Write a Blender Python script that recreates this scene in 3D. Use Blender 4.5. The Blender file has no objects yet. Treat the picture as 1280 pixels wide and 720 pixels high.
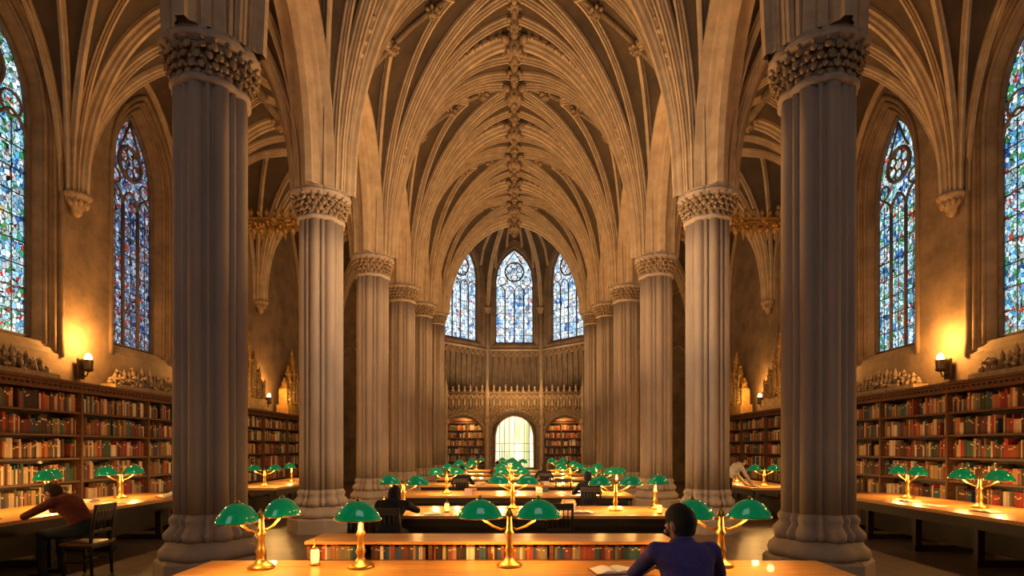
import bpy, math, random
from mathutils import Vector, Matrix, Euler
random.seed(7)
pi=math.pi
EYE=1.7
W=4.0; XW=9.2; S=4.2
COLY=[-1.0,3.2,7.4,11.6,15.8,20.0,24.2,28.4]
CAP=[7.0,7.0,6.88,6.9,7.05,7.45,7.9,8.5]
HN=13.3
scene=bpy.context.scene

# ---------------------------------------------------------------- materials
def newmat(name):
    m=bpy.data.materials.new(name); m.use_nodes=True
    nt=m.node_tree; b=nt.nodes['Principled BSDF']
    return m,nt,b
def stone(name,c1,c2,scale=3.0,rough=.8,bump=.25,stretch=None):
    m,nt,b=newmat(name)
    tc=nt.nodes.new('ShaderNodeTexCoord')
    src=tc.outputs['Object']
    if stretch:
        mp=nt.nodes.new('ShaderNodeMapping'); mp.inputs['Scale'].default_value=stretch
        nt.links.new(src,mp.inputs['Vector']); src=mp.outputs['Vector']
    n=nt.nodes.new('ShaderNodeTexNoise'); n.inputs['Scale'].default_value=scale; n.inputs['Detail'].default_value=8; n.inputs['Roughness'].default_value=.65
    nt.links.new(src,n.inputs['Vector'])
    r=nt.nodes.new('ShaderNodeValToRGB')
    r.color_ramp.elements[0].position=.3; r.color_ramp.elements[0].color=(*c1,1)
    r.color_ramp.elements[1].position=.7; r.color_ramp.elements[1].color=(*c2,1)
    nt.links.new(n.outputs['Fac'],r.inputs['Fac'])
    out=r.outputs['Color']
    n2=nt.nodes.new('ShaderNodeTexNoise'); n2.inputs['Scale'].default_value=scale*9; n2.inputs['Detail'].default_value=5
    nt.links.new(tc.outputs['Object'],n2.inputs['Vector'])
    bp=nt.nodes.new('ShaderNodeBump'); bp.inputs['Strength'].default_value=bump; bp.inputs['Distance'].default_value=.02
    nt.links.new(n2.outputs['Fac'],bp.inputs['Height'])
    nt.links.new(bp.outputs['Normal'],b.inputs['Normal'])
    nt.links.new(out,b.inputs['Base Color'])
    b.inputs['Roughness'].default_value=rough
    return m
def plain(name,c,rough=.5,metal=0,emit=None,es=0,coat=0):
    m,nt,b=newmat(name)
    b.inputs['Base Color'].default_value=(*c,1); b.inputs['Roughness'].default_value=rough; b.inputs['Metallic'].default_value=metal
    if emit: b.inputs['Emission Color'].default_value=(*emit,1); b.inputs['Emission Strength'].default_value=es
    b.inputs['Coat Weight'].default_value=coat
    return m
def wood(name,c1,c2,rough=.4,stretch=(1,12,12)):
    m,nt,b=newmat(name)
    tc=nt.nodes.new('ShaderNodeTexCoord'); mp=nt.nodes.new('ShaderNodeMapping'); mp.inputs['Scale'].default_value=stretch
    n=nt.nodes.new('ShaderNodeTexNoise'); n.inputs['Scale'].default_value=2.5; n.inputs['Detail'].default_value=7
    r=nt.nodes.new('ShaderNodeValToRGB')
    r.color_ramp.elements[0].position=.32; r.color_ramp.elements[0].color=(*c1,1)
    r.color_ramp.elements[1].position=.68; r.color_ramp.elements[1].color=(*c2,1)
    nt.links.new(tc.outputs['Object'],mp.inputs['Vector']); nt.links.new(mp.outputs['Vector'],n.inputs['Vector'])
    nt.links.new(n.outputs['Fac'],r.inputs['Fac']); nt.links.new(r.outputs['Color'],b.inputs['Base Color'])
    b.inputs['Roughness'].default_value=rough; b.inputs['Coat Weight'].default_value=.15
    return m
def colmat(name,rough=.6):
    m,nt,b=newmat(name)
    a=nt.nodes.new('ShaderNodeAttribute'); a.attribute_name='Col'
    nt.links.new(a.outputs['Color'],b.inputs['Base Color']); b.inputs['Roughness'].default_value=rough
    return m
def glassmat(name,stops,scale,strength,lead=.045,nzamp=1.2,stretch=(1,.75,1)):
    m,nt,b=newmat(name)
    uv=nt.nodes.new('ShaderNodeUVMap'); uv.uv_map='UVMap'
    mp=nt.nodes.new('ShaderNodeMapping'); mp.inputs['Scale'].default_value=stretch
    nt.links.new(uv.outputs['UV'],mp.inputs['Vector'])
    v=nt.nodes.new('ShaderNodeTexVoronoi'); v.inputs['Scale'].default_value=scale; v.inputs['Randomness'].default_value=.8
    v2=nt.nodes.new('ShaderNodeTexVoronoi'); v2.feature='DISTANCE_TO_EDGE'; v2.inputs['Scale'].default_value=scale; v2.inputs['Randomness'].default_value=.8
    nt.links.new(mp.outputs['Vector'],v.inputs['Vector']); nt.links.new(mp.outputs['Vector'],v2.inputs['Vector'])
    sp=nt.nodes.new('ShaderNodeSeparateColor'); nt.links.new(v.outputs['Color'],sp.inputs['Color'])
    nz=nt.nodes.new('ShaderNodeTexNoise'); nz.inputs['Scale'].default_value=1.3; nz.inputs['Detail'].default_value=3
    nt.links.new(uv.outputs['UV'],nz.inputs['Vector'])
    mx=nt.nodes.new('ShaderNodeMath'); mx.operation='MULTIPLY_ADD'; mx.inputs[1].default_value=.75; 
    nt.links.new(sp.outputs[0],mx.inputs[0])
    sc=nt.nodes.new('ShaderNodeMath'); sc.operation='MULTIPLY_ADD'; sc.inputs[1].default_value=nzamp; sc.inputs[2].default_value=-.5*nzamp+.12
    nt.links.new(nz.outputs['Fac'],sc.inputs[0]); nt.links.new(sc.outputs[0],mx.inputs[2])
    r=nt.nodes.new('ShaderNodeValToRGB'); r.color_ramp.interpolation='CONSTANT'
    els=r.color_ramp.elements
    while len(els)<len(stops): els.new(.5)
    for e,(p,c) in zip(els,stops): e.position=p; e.color=(*c,1)
    nt.links.new(mx.outputs[0],r.inputs['Fac'])
    gt=nt.nodes.new('ShaderNodeMath'); gt.operation='GREATER_THAN'; gt.inputs[1].default_value=lead
    nt.links.new(v2.outputs['Distance'],gt.inputs[0])
    br=nt.nodes.new('ShaderNodeMath'); br.operation='MULTIPLY_ADD'; br.inputs[1].default_value=.7; br.inputs[2].default_value=.4
    nt.links.new(sp.outputs[1],br.inputs[0])
    ml=nt.nodes.new('ShaderNodeMath'); ml.operation='MULTIPLY'
    nt.links.new(gt.outputs[0],ml.inputs[0]); nt.links.new(br.outputs[0],ml.inputs[1])
    ms=nt.nodes.new('ShaderNodeMath'); ms.operation='MULTIPLY'; ms.inputs[1].default_value=strength
    nt.links.new(ml.outputs[0],ms.inputs[0])
    nt.links.new(r.outputs['Color'],b.inputs['Emission Color']); nt.links.new(ms.outputs[0],b.inputs['Emission Strength'])
    b.inputs['Base Color'].default_value=(.03,.03,.04,1); b.inputs['Roughness'].default_value=.25
    return m

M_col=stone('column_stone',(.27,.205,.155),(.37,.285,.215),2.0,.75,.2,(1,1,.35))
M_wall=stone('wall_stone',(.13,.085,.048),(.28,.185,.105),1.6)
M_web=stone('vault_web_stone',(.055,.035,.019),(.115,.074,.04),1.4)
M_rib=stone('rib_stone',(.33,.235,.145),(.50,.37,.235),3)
M_carv=stone('carved_stone',(.17,.115,.065),(.42,.29,.17),8,bump=.6)
def floor_mat():
    m,nt,b=newmat('floor_stone_tiles')
    tc=nt.nodes.new('ShaderNodeTexCoord')
    br=nt.nodes.new('ShaderNodeTexBrick'); br.inputs['Scale'].default_value=1.0; br.offset=0.5
    br.inputs['Brick Width'].default_value=.6; br.inputs['Row Height'].default_value=.6; br.inputs['Mortar Size'].default_value=.012
    br.inputs['Color1'].default_value=(.12,.075,.045,1); br.inputs['Color2'].default_value=(.17,.11,.068,1); br.inputs['Mortar'].default_value=(.035,.025,.018,1)
    nt.links.new(tc.outputs['Object'],br.inputs['Vector']); nt.links.new(br.outputs['Color'],b.inputs['Base Color'])
    b.inputs['Roughness'].default_value=.35
    return m
M_floor=floor_mat()
M_dwood=wood('dark_oak',(.015,.007,.004),(.036,.018,.009),.4)
M_twood=wood('honey_oak_tabletop',(.46,.21,.055),(.66,.35,.10),.32,(1,10,10))
M_swood=wood('shelf_oak',(.10,.04,.014),(.19,.085,.03),.45)
M_books=colmat('book_cloth')
M_brass=plain('aged_brass',(.50,.29,.085),.42,1)
M_bronze=plain('dark_bronze',(.10,.07,.04),.4,1)
M_gold=stone('gilded_carving',(.30,.17,.05),(.62,.38,.12),9,.4,.5)
M_gold.node_tree.nodes['Principled BSDF'].inputs['Metallic'].default_value=.5
M_bulb=plain('warm_bulb',(1,.8,.5),.4,0,(1,.58,.2),16)
M_amber=plain('amber_glass',(1,.6,.2),.3,0,(1,.45,.1),3.5)
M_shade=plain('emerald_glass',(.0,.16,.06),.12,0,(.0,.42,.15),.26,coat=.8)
M_paper=plain('paper',(.85,.80,.70),.7)
M_lead=plain('window_lead',(.05,.045,.045),.6)
M_trac=stone('tracery_stone',(.09,.062,.042),(.17,.12,.085),5)
M_gA=glassmat('stained_glass_side',[(0,(.03,.14,.48)),(.12,(.12,.45,.80)),(.24,(.45,.80,.98)),(.38,(.82,.96,1)),(.54,(.35,.72,.88)),(.62,(.05,.36,.12)),(.71,(.75,.93,.96)),(.79,(.62,.06,.04)),(.85,(.60,.86,1)),(.92,(.15,.50,.25)),(.97,(.95,.62,.2))],13,1.3,.04)
M_gB=glassmat('stained_glass_dim',[(0,(.02,.06,.20)),(.16,(.10,.22,.48)),(.27,(.36,.50,.72)),(.42,(.62,.74,.90)),(.52,(.18,.30,.52)),(.60,(.52,.06,.04)),(.71,(.48,.60,.78)),(.82,(.12,.20,.30)),(.88,(.80,.80,.86)),(.94,(.6,.16,.06))],14,.95,.045)
M_gP=glassmat('stained_glass_apse',[(0,(.10,.30,.80)),(.10,(.40,.68,1)),(.24,(.80,.93,1)),(.45,(.92,.98,1)),(.66,(.45,.72,1)),(.76,(.92,.99,1)),(.88,(.20,.42,.85)),(.95,(.75,.35,.3))],6,1.5,.03)
M_gY=glassmat('stained_glass_gallery',[(0,(.85,.92,.40)),(.3,(1,1,.6)),(.5,(1,.97,.72)),(.7,(.92,.97,.5)),(.85,(1,.9,.5))],3,1.7,.0,1.2,(2,.1,1))

# ---------------------------------------------------------------- mesh builder
class MB:
    def __init__(s): s.v=[];s.f=[];s.m=[];s.s=[];s.c=[];s.mats=[];s.uv={}
    def mi(s,mat):
        if mat not in s.mats: s.mats.append(mat)
        return s.mats.index(mat)
    def add(s,vs,fs,mat,smooth=False,col=None):
        o=len(s.v); i=s.mi(mat)
        s.v.extend([tuple(p) for p in vs])
        for f in fs:
            s.f.append(tuple(k+o for k in f)); s.m.append(i); s.s.append(smooth); s.c.append(col)
    def box(s,c,d,mat,rot=None,col=None):
        x,y,z=d[0]/2,d[1]/2,d[2]/2
        P=[Vector(p) for p in [(-x,-y,-z),(x,-y,-z),(x,y,-z),(-x,y,-z),(-x,-y,z),(x,-y,z),(x,y,z),(-x,y,z)]]
        if rot: P=[rot@p for p in P]
        c=Vector(c)
        s.add([p+c for p in P],[(0,3,2,1),(4,5,6,7),(0,1,5,4),(1,2,6,5),(2,3,7,6),(3,0,4,7)],mat,False,col)
    def lathe(s,prof,n,c,mat,smooth=True,shape=None,phase=0):
        vs=[];c=Vector(c)
        for (r,z) in prof:
            for k in range(n):
                a=2*pi*k/n+phase; q=r*(shape(a) if shape else 1)
                vs.append(c+Vector((q*math.cos(a),q*math.sin(a),z)))
        fs=[]
        for j in range(len(prof)-1):
            for k in range(n):
                k2=(k+1)%n; fs.append((j*n+k,j*n+k2,(j+1)*n+k2,(j+1)*n+k))
        fs.append(tuple(reversed(range(n)))); fs.append(tuple((len(prof)-1)*n+k for k in range(n)))
        s.add(vs,fs,mat,smooth)
    def tube(s,path,r,n,mat,closed=False,smooth=True,flat=1.0):
        P=[Vector(p) for p in path]; L=len(P)
        if L<2: return
        R=r if isinstance(r,(list,tuple)) else [r]*L
        T=[]
        for i in range(L):
            if closed: t=P[(i+1)%L]-P[i-1]
            else: t=P[min(i+1,L-1)]-P[max(i-1,0)]
            if t.length<1e-9: t=Vector((0,0,1))
            T.append(t.normalized())
        u=T[0].orthogonal().normalized(); vs=[]
        for i in range(L):
            u=(u-T[i]*u.dot(T[i]))
            if u.length<1e-6: u=T[i].orthogonal()
            u.normalize(); w=T[i].cross(u)
            for k in range(n):
                a=2*pi*k/n; vs.append(P[i]+u*math.cos(a)*R[i]+w*math.sin(a)*R[i]*flat)
        fs=[]
        for i in range(L if closed else L-1):
            j=(i+1)%L
            for k in range(n):
                k2=(k+1)%n; fs.append((i*n+k,i*n+k2,j*n+k2,j*n+k))
        if not closed:
            fs.append(tuple(reversed(range(n)))); fs.append(tuple((L-1)*n+k for k in range(n)))
        s.add(vs,fs,mat,smooth)
    def capsule(s,a,b,ra,rb,mat,n=10):
        a=Vector(a);b=Vector(b);d=(b-a); L=d.length
        if L<1e-6: return
        d/=L; path=[];R=[]
        for k in range(4):
            t=(k+.3)/4*pi/2; path.append(a-d*ra*math.cos(t)); R.append(ra*math.sin(t))
        path.append(a);R.append(ra);path.append(b);R.append(rb)
        for k in range(3,-1,-1):
            t=(k+.3)/4*pi/2; path.append(b+d*rb*math.cos(t)); R.append(rb*math.sin(t))
        s.tube(path,R,n,mat)
    def blob(s,c,r,mat,n=8,m=6,R=None,fn=None,keep=None,smooth=True):
        c=Vector(c); vs=[]
        for j in range(m+1):
            ph=pi*j/m
            for k in range(n):
                a=2*pi*k/n
                p=Vector((math.sin(ph)*math.cos(a)*r[0],math.sin(ph)*math.sin(a)*r[1],math.cos(ph)*r[2]))
                if fn: p=fn(p)
                vs.append(p)
        fs=[]
        for j in range(m):
            for k in range(n):
                k2=(k+1)%n
                if j==0: q=(j*n+k,(j+1)*n+k,(j+1)*n+k2)
                elif j==m-1: q=(j*n+k,(j+1)*n+k,j*n+k2)
                else: q=(j*n+k,(j+1)*n+k,(j+1)*n+k2,j*n+k2)
                if keep:
                    cc=sum((vs[i] for i in q),Vector())/len(q)
                    if not keep(cc): continue
                fs.append(q)
        if R: vs=[R@p for p in vs]
        s.add([p+c for p in vs],fs,mat,smooth)
    def build(s,name,parent=None,mesh_only=False):
        me=bpy.data.meshes.new(name+'_mesh'); me.from_pydata(s.v,[],s.f)
        for m in s.mats: me.materials.append(m)
        me.polygons.foreach_set('material_index',s.m); me.polygons.foreach_set('use_smooth',s.s)
        if any(c is not None for c in s.c):
            ca=me.color_attributes.new('Col','FLOAT_COLOR','CORNER'); data=[]
            for p,c in zip(me.polygons,s.c):
                cc=c or (.3,.2,.1)
                for _ in range(p.loop_total): data.extend((cc[0],cc[1],cc[2],1))
            ca.data.foreach_set('color',data)
        me.update()
        if mesh_only: return me
        return obj(name,me,parent)
def obj(name,me,parent=None,loc=(0,0,0),rz=0):
    o=bpy.data.objects.new(name,me); scene.collection.objects.link(o)
    o.location=loc; o.rotation_euler=(0,0,rz)
    if parent: o.parent=parent
    return o

# ---------------------------------------------------------------- vault
KF=.93
def fprof(s): return math.sqrt(max(0,1-(1-KF*s)**2))/math.sqrt(1-(1-KF)**2)
def ribprof(w,h): return [(-w,-.03),(-w,.3*h),(-.62*w,.40*h),(-.55*w,.66*h),(-.3*w,.78*h),(-.26*w,1.0*h),(.26*w,1.0*h),(.3*w,.78*h),(.55*w,.66*h),(.62*w,.40*h),(w,.3*h),(w,-.03)]
def ribnormal(P,i):
    L=len(P)
    t=(P[min(i+1,L-1)]-P[max(i-1,0)]).normalized()
    d=Vector((P[-1].x-P[0].x,P[-1].y-P[0].y,0)).normalized(); b=Vector((-d.y,d.x,0))
    nn=t.cross(b).normalized()
    if nn.z>0: nn=-nn
    if abs(nn.z)<.05 and nn.dot(d)<0: nn=-nn
    return b,nn
def sweep_rib(mb,P,w,h,mat):
    prof=ribprof(w,h); n=len(prof); vs=[];L=len(P)
    for i in range(L):
        b,nn=ribnormal(P,i)
        for (bb,h_) in prof: vs.append(P[i]+b*bb+nn*h_)
    fs=[]
    for i in range(L-1):
        for k in range(n-1): fs.append((i*n+k,i*n+k+1,(i+1)*n+k+1,(i+1)*n+k))
    mb.add(vs,fs,mat,False)
def crockets(mb,P,off,side,step,r,mat,zmin=1.2):
    acc=0
    for i in range(1,len(P)):
        seg=(P[i]-P[i-1]); L=seg.length; u=0
        while acc+(L-u)>=step:
            u+=step-acc; acc=0
            p=P[i-1]+seg*(u/L); b,nn=ribnormal(P,i)
            if p.z-P[0].z<zmin: continue
            for s in ((-1,1) if side else (0,)):
                mb.blob(p+nn*off+b*s*side,(r*random.uniform(.8,1.2),r*random.uniform(.8,1.2),r),mat,6,4)
        acc+=L-u
ceil=MB()
NS=18
def fan(cx,cy,cz,r0,xr,ymid,Hr,Hc,xc,ribs,w,h,skipA=False,skipC=False,wA=None,lace=False):
    T=[]
    nA=9;nB=9
    for i in range(nA):
        t=i/(nA-1); y=cy+(ymid-cy)*t; T.append((Vector((xr,y)),Hr(y)))
    Hb=Hr(ymid)
    for i in range(1,nB):
        t=i/(nB-1); T.append((Vector((xr+(xc-xr)*t,ymid)),Hc+(Hb-Hc)*(1-t**1.8)))
    C=Vector((cx,cy)); curves=[]
    for (q,he) in T:
        d=q-C; D=d.length; d/=D; cur=[]
        for j in range(NS+1):
            s=(j/NS)**1.5
            rr=r0+(D-r0)*s
            cur.append(Vector((cx+d.x*rr,cy+d.y*rr,cz+(he-cz)*fprof(s))))
        curves.append(cur)
    vs=[p for c in curves for p in c]; n=NS+1; fs=[]
    for i in range(len(curves)-1):
        for j in range(NS): fs.append((i*n+j,i*n+j+1,(i+1)*n+j+1,(i+1)*n+j))
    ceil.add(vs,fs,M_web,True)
    last=len(curves)-1
    for i in ribs:
        if i==0 and skipA: continue
        if i==last and skipC: continue
        big=(i==0)
        ww=(wA or w) if big else w; hh=h*(1.6 if big and wA else 1)
        sweep_rib(ceil,curves[i],ww,hh,M_rib)
        if big and lace: crockets(ceil,curves[i],.12,ww+.04,.26,.065,M_rib,2.5)
    P=[curves[i][-1] for i in range(nA-1,len(curves))]
    ceil.tube([p+Vector((0,0,-.05)) for p in P],.07,6,M_rib)
    P=[curves[i][-1] for i in range(nA)]
    ceil.tube([p+Vector((0,0,-.08)) for p in P],.11,8,M_rib)
    return curves
def boss(c,r):
    c=Vector(c)
    ceil.blob(c+Vector((0,0,-.35*r)),(.6*r,.6*r,.7*r),M_carv,10,6)
    for k in range(8):
        a=k*pi/4; d=Vector((math.cos(a),math.sin(a),0))
        ceil.blob(c+d*r*.78+Vector((0,0,-.05*r-.15*r*(k%2))),(.36*r,.26*r,.30*r),M_carv,7,5,Matrix.Rotation(a,3,'Z'))
        ceil.blob(c+d*r*.45+Vector((0,0,-.75*r)),(.24*r,.16*r,.22*r),M_carv,6,4,Matrix.Rotation(a,3,'Z'))
    ceil.blob(c+Vector((0,0,-1.05*r)),(.2*r,.2*r,.28*r),M_carv,8,5)
HrN=lambda y:HN
HrA=lambda y:11.0+max(0,y-15.8)*.08
WCAP=6.9
def arcH(i): return (CAP[i]+CAP[i+1])/2+3.45
NRIB=[0,3,6,8,11,14,16]
ARIB=[0,4,8,12,16]
for i,yc in enumerate(COLY):
    for sg in (-1,1):
        for dr in (-1,1):
            j=i if dr>0 else i-1
            if i==len(COLY)-1 and dr>0: continue
            ym=yc+dr*S/2
            Ha=arcH(j) if 0<=j<len(COLY)-1 else CAP[i]+3.25
            sk=(dr<0 and i<len(COLY)-1)
            fan(sg*W,yc,CAP[i],.38,0,ym,HrN,Ha,sg*W,NRIB,.085,.20,skipA=sk,skipC=True,wA=(.36 if i==7 else .20),lace=(i>=3))
            fan(sg*W,yc,CAP[i],.38,sg*6.6,ym,HrA,Ha,sg*W,ARIB,.075,.16,skipA=sk,skipC=True,wA=.14)
            fan(sg*XW,yc,WCAP,.12,sg*6.6,ym,HrA,10.9 if yc<17 else HrA(ym)-.1,sg*XW,ARIB,.07,.16,skipA=sk,wA=.13)
            P=[]
            for q in range(NS+1):
                s=(q/NS)**1.5; P.append(Vector((sg*W,yc+dr*(.36+(S/2-.36)*s),CAP[i]+(Ha-CAP[i])*fprof(s))))
            sweep_rib(ceil,P,.40,.20,M_rib)
            sweep_rib(ceil,P,.24,.36,M_rib)
    for y in (yc,yc+S/2):
        if y<29: boss((0,y,HN-.16),.44)
        for sg in (-1,1):
            if y<29: boss((sg*6.6,y,HrA(y)-.1),.24)
    for t in (1/3,2/3):
        for y in (yc+S/2*t,yc-S/2*t): boss((0,y,HN-.10),.24)
for i in range(len(COLY)-1):
    for sg in (-1,1):
        ym=COLY[i]+S/2; Ha=arcH(i)
        for t in (.25,.5,.75): boss((sg*W*t,ym,Ha+(HN-Ha)*(1-t**1.8)-.08),.19)

# ---------------------------------------------------------------- apse vault
APX=[(-4.2,28.4),(-4.2,31.3),(-1.65,34.0),(1.65,34.0),(4.2,31.3),(4.2,28.4)]
CEN=Vector((0,31.0,15.0)); ASP=10.2
def parch(t,rise,w=1.0):
    r=max(rise,w); R=(w*w+r*r)/(2*w); x=abs(t)*w
    return math.sqrt(max(0,R*R-(x-(w-R))**2))*rise/r
segs=[(APX[i],APX[i+1],14.5) for i in range(5)]+[(APX[5],APX[0],13.3)]
for (a,b,ap) in segs:
    a=Vector(a);b=Vector(b);N=14;vs=[];fs=[];K=12
    sp=ASP if ap>13.5 else 8.5
    for i in range(N+1):
        t=i/N; q=a.lerp(b,t); L=(b-a).length/2
        z0=sp+parch(2*t-1,(ap-sp),L)
        for j in range(K+1):
            s=j/K
            vs.append(Vector((q.x+(CEN.x-q.x)*s,q.y+(CEN.y-q.y)*s,z0+(CEN.z-z0)*fprof(s))))
    n=K+1
    for i in range(N):
        for j in range(K): fs.append((i*n+j,i*n+j+1,(i+1)*n+j+1,(i+1)*n+j))
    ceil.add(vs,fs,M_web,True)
    for i in (0,2,5,7,9,12):
        P=vs[i*n:(i+1)*n]; sweep_rib(ceil,P,.12 if i==0 else .07,.20 if i==0 else .12,M_rib)
boss(CEN-Vector((0,0,.1)),.5)
ceil.build('ceiling')

# ---------------------------------------------------------------- walls with arched openings
def wallarch(name_wall,name_win,P0,U,N,L,H,ops,mat,glass_of,nl=3,depth=.55,wi=0,trac=None,rose=True):
    P0=Vector(P0);U=Vector(U);N=Vector(N);mb=MB();Z=Vector((0,0,1))
    trac=trac or M_trac
    pt=lambda u,v,d=0:P0+U*u+Z*v-N*d
    cur=0
    for k,(uc,w,sl,sp,ap,wg,slg,spg,apg) in enumerate(ops):
        mb.add([pt(cur,0),pt(uc-w,0),pt(uc-w,H),pt(cur,H)],[(0,1,2,3)],mat)
        n=24
        for i in range(n):
            t0=-1+2*i/n;t1=-1+2*(i+1)/n
            u0=uc+w*t0;u1=uc+w*t1
            a0=sp+parch(t0,ap-sp,w);a1=sp+parch(t1,ap-sp,w)
            if sl>0.01: mb.add([pt(u0,0),pt(u1,0),pt(u1,sl),pt(u0,sl)],[(0,1,2,3)],mat)
            mb.add([pt(u0,a0),pt(u1,a1),pt(u1,H),pt(u0,H)],[(0,1,2,3)],mat)
        cur=uc+w
        def outline(w_,sl_,sp_,ap_,d):
            o=[pt(uc-w_,sl_,d)]+[pt(uc-w_,sl_+(sp_-sl_)*q/6,d) for q in range(1,6)]
            o+=[pt(uc+w_*(-1+2*i/n),sp_+parch(-1+2*i/n,ap_-sp_,w_),d) for i in range(n+1)]
            o+=[pt(uc+w_,sl_+(sp_-sl_)*q/6,d) for q in range(5,0,-1)]+[pt(uc+w_,sl_,d)]
            return o
        lp=lambda a,b,t:a+(b-a)*t
        rings=[]
        for (t,dd) in ((0,0),(.12,.0),(.16,.10),(.45,.16),(.5,.30),(.75,.36),(.8,.48),(1,1.0)):
            rings.append(outline(lp(w,wg,t),lp(sl,slg,t),lp(sp,spg,t),lp(ap,apg,t),depth*dd))
        m=len(rings[0]);vs=[p for r in rings for p in r];fs=[]
        for r in range(len(rings)-1):
            for i in range(m-1 if sl<=.01 else m):
                i2=(i+1)%m; fs.append((r*m+i,r*m+i2,(r+1)*m+i2,(r+1)*m+i))
        mb.add(vs,fs,mat)
        for (t,dd,rr) in ((0,0,.055),(.3,.12,.04),(.62,.32,.04)):
            mb.tube(outline(lp(w,wg,t),lp(sl,slg,t),lp(sp,spg,t),lp(ap,apg,t),depth*dd),rr,6,mat)
        g=glass_of(k)
        if g:
            wb=MB();vs=[];fs=[]
            gd=depth*.97
            for i in range(n+1):
                t=-1+2*i/n
                for v in (slg,spg+parch(t,apg-spg,wg)): vs.append(pt(uc+wg*t,v,gd)); 
            for i in range(n): fs.append((2*i,2*i+2,2*i+3,2*i+1))
            wb.add(vs,fs,g)
            q=lambda u,v:pt(uc+u,v,gd-.05)
            fr=[q(-wg,slg)]+[q(wg*(-1+2*i/n),spg+parch(-1+2*i/n,apg-spg,wg)) for i in range(n+1)]+[q(wg,slg)]
            wb.tube(fr,.06,6,trac,closed=True)
            lw=2*wg/nl
            hs=spg-.35*(apg-spg) if rose else spg
            for i in range(1,nl):
                u=-wg+lw*i
                top=spg+parch(u/wg,apg-spg,wg)
                wb.tube([q(u,slg),q(u,hs if rose else top)],.042 if rose else .015,6,trac)
            if rose:
              for i in range(nl):
                c=-wg+lw*(i+.5)
                wb.tube([q(c+lw/2*(-1+2*j/10),hs+parch(-1+2*j/10,lw*.75,lw/2)) for j in range(11)],.03,6,trac)
                for j in range(3):
                    a=pi/4+pi/4*j
                    wb.tube([q(c+lw*.40*math.cos(a),hs+lw*.45*math.sin(a)+.02),q(c+lw*.22*math.cos(a),hs+lw*.25*math.sin(a)+.02)],.015,5,trac)
              rc=spg+(apg-spg)*.30; rr=wg*.50
              wb.tube([q(rr*math.cos(2*pi*j/24),rc+rr*math.sin(2*pi*j/24)) for j in range(24)],.045,6,trac,closed=True)
              for k6 in range(6):
                a=k6*pi/3+pi/6
                wb.tube([q(rr*.62*math.cos(a)+rr*.32*math.cos(2*pi*j/10),rc+rr*.62*math.sin(a)+rr*.32*math.sin(2*pi*j/10)) for j in range(10)],.022,5,trac,closed=True)
              for sgn in (-1,1):
                cx=sgn*wg*.66; cy=spg-.02*(apg-spg)+.05; r2=wg*.22
                wb.tube([q(cx+r2*math.cos(2*pi*j/12),cy+r2*math.sin(2*pi*j/12)) for j in range(12)],.026,5,trac,closed=True)
                wb.tube([q(sgn*wg*.45,rc+rr*.8),q(sgn*wg*.3,rc+rr*1.25),q(0,apg-.15)],.028,5,trac)
            v=slg+.45
            while v<hs:
                wb.tube([q(-wg,v),q(wg,v)],.014,4,M_lead); v+=.45
            if rose:
              for i in range(nl):
                c=-wg+lw*(i+.5); wb.tube([q(c,slg),q(c,hs+lw*.5)],.009,4,M_lead)
            me=wb.build(name_win,mesh_only=True)
            uv=me.uv_layers.new(name='UVMap')
            for li,lo in enumerate(me.loops):
                p=me.vertices[lo.vertex_index].co-P0; uv.data[li].uv=(p.dot(U)+wi*3.1,p.z)
            obj('window_%d'%WINC[0],me); WINC[0]+=1
    mb.add([pt(cur,0),pt(L,0),pt(L,H),pt(cur,H)],[(0,1,2,3)],mat)
    if not any(glass_of(k) is None for k in range(len(ops))):
        mb.add([pt(0,0,depth+.02),pt(L,0,depth+.02),pt(L,H,depth+.02),pt(0,H,depth+.02)],[(0,3,2,1)],mat)
    return mb.build(name_wall)
WINC=[1]
Y0=-3.1
def side_op(y,wg=.8,wo=1.2,sl=4.2,apg=9.95): return (y-Y0,wo,sl-.35,8.25,apg+.5,wg,sl,8.25,apg)
opsL=[side_op(y) for y in (1.1,5.3)]+[side_op(9.95,1.05,1.42,3.9,10.0),side_op(13.95)]
opsR=list(opsL)+[side_op(18.45,.8,1.15)]
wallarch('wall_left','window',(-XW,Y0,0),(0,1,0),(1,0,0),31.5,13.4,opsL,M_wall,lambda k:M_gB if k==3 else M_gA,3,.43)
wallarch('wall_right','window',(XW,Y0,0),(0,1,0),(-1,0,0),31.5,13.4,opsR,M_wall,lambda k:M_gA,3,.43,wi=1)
wallarch('wall_rear','window',(-XW,Y0,0),(1,0,0),(0,1,0),2*XW,14,[(XW,2.6,3.6,8,12.6,2.2,4,8,12)],M_wall,lambda k:M_gP,5)  # glowing rear window is an unseen addition, backing the frontal fill
for sg in (-1,1):
    mb=MB()
    mb.box((sg*(4.3+XW)/2,28.75,6.7),(XW-4.3,.5,13.4),M_wall)
    for k in range(4):
        x=sg*(4.9+k*1.15)
        for hh in (6.2,9.0):
            mb.tube([(x-.45,28.48,hh-2.0)]+[(x+.45*(-1+2*j/10),28.48,hh+parch(-1+2*j/10,.7,.45)) for j in range(11)]+[(x+.45,28.48,hh-2.0)],.05,6,M_carv)
    mb.build('wall_aisle_end')
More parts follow.
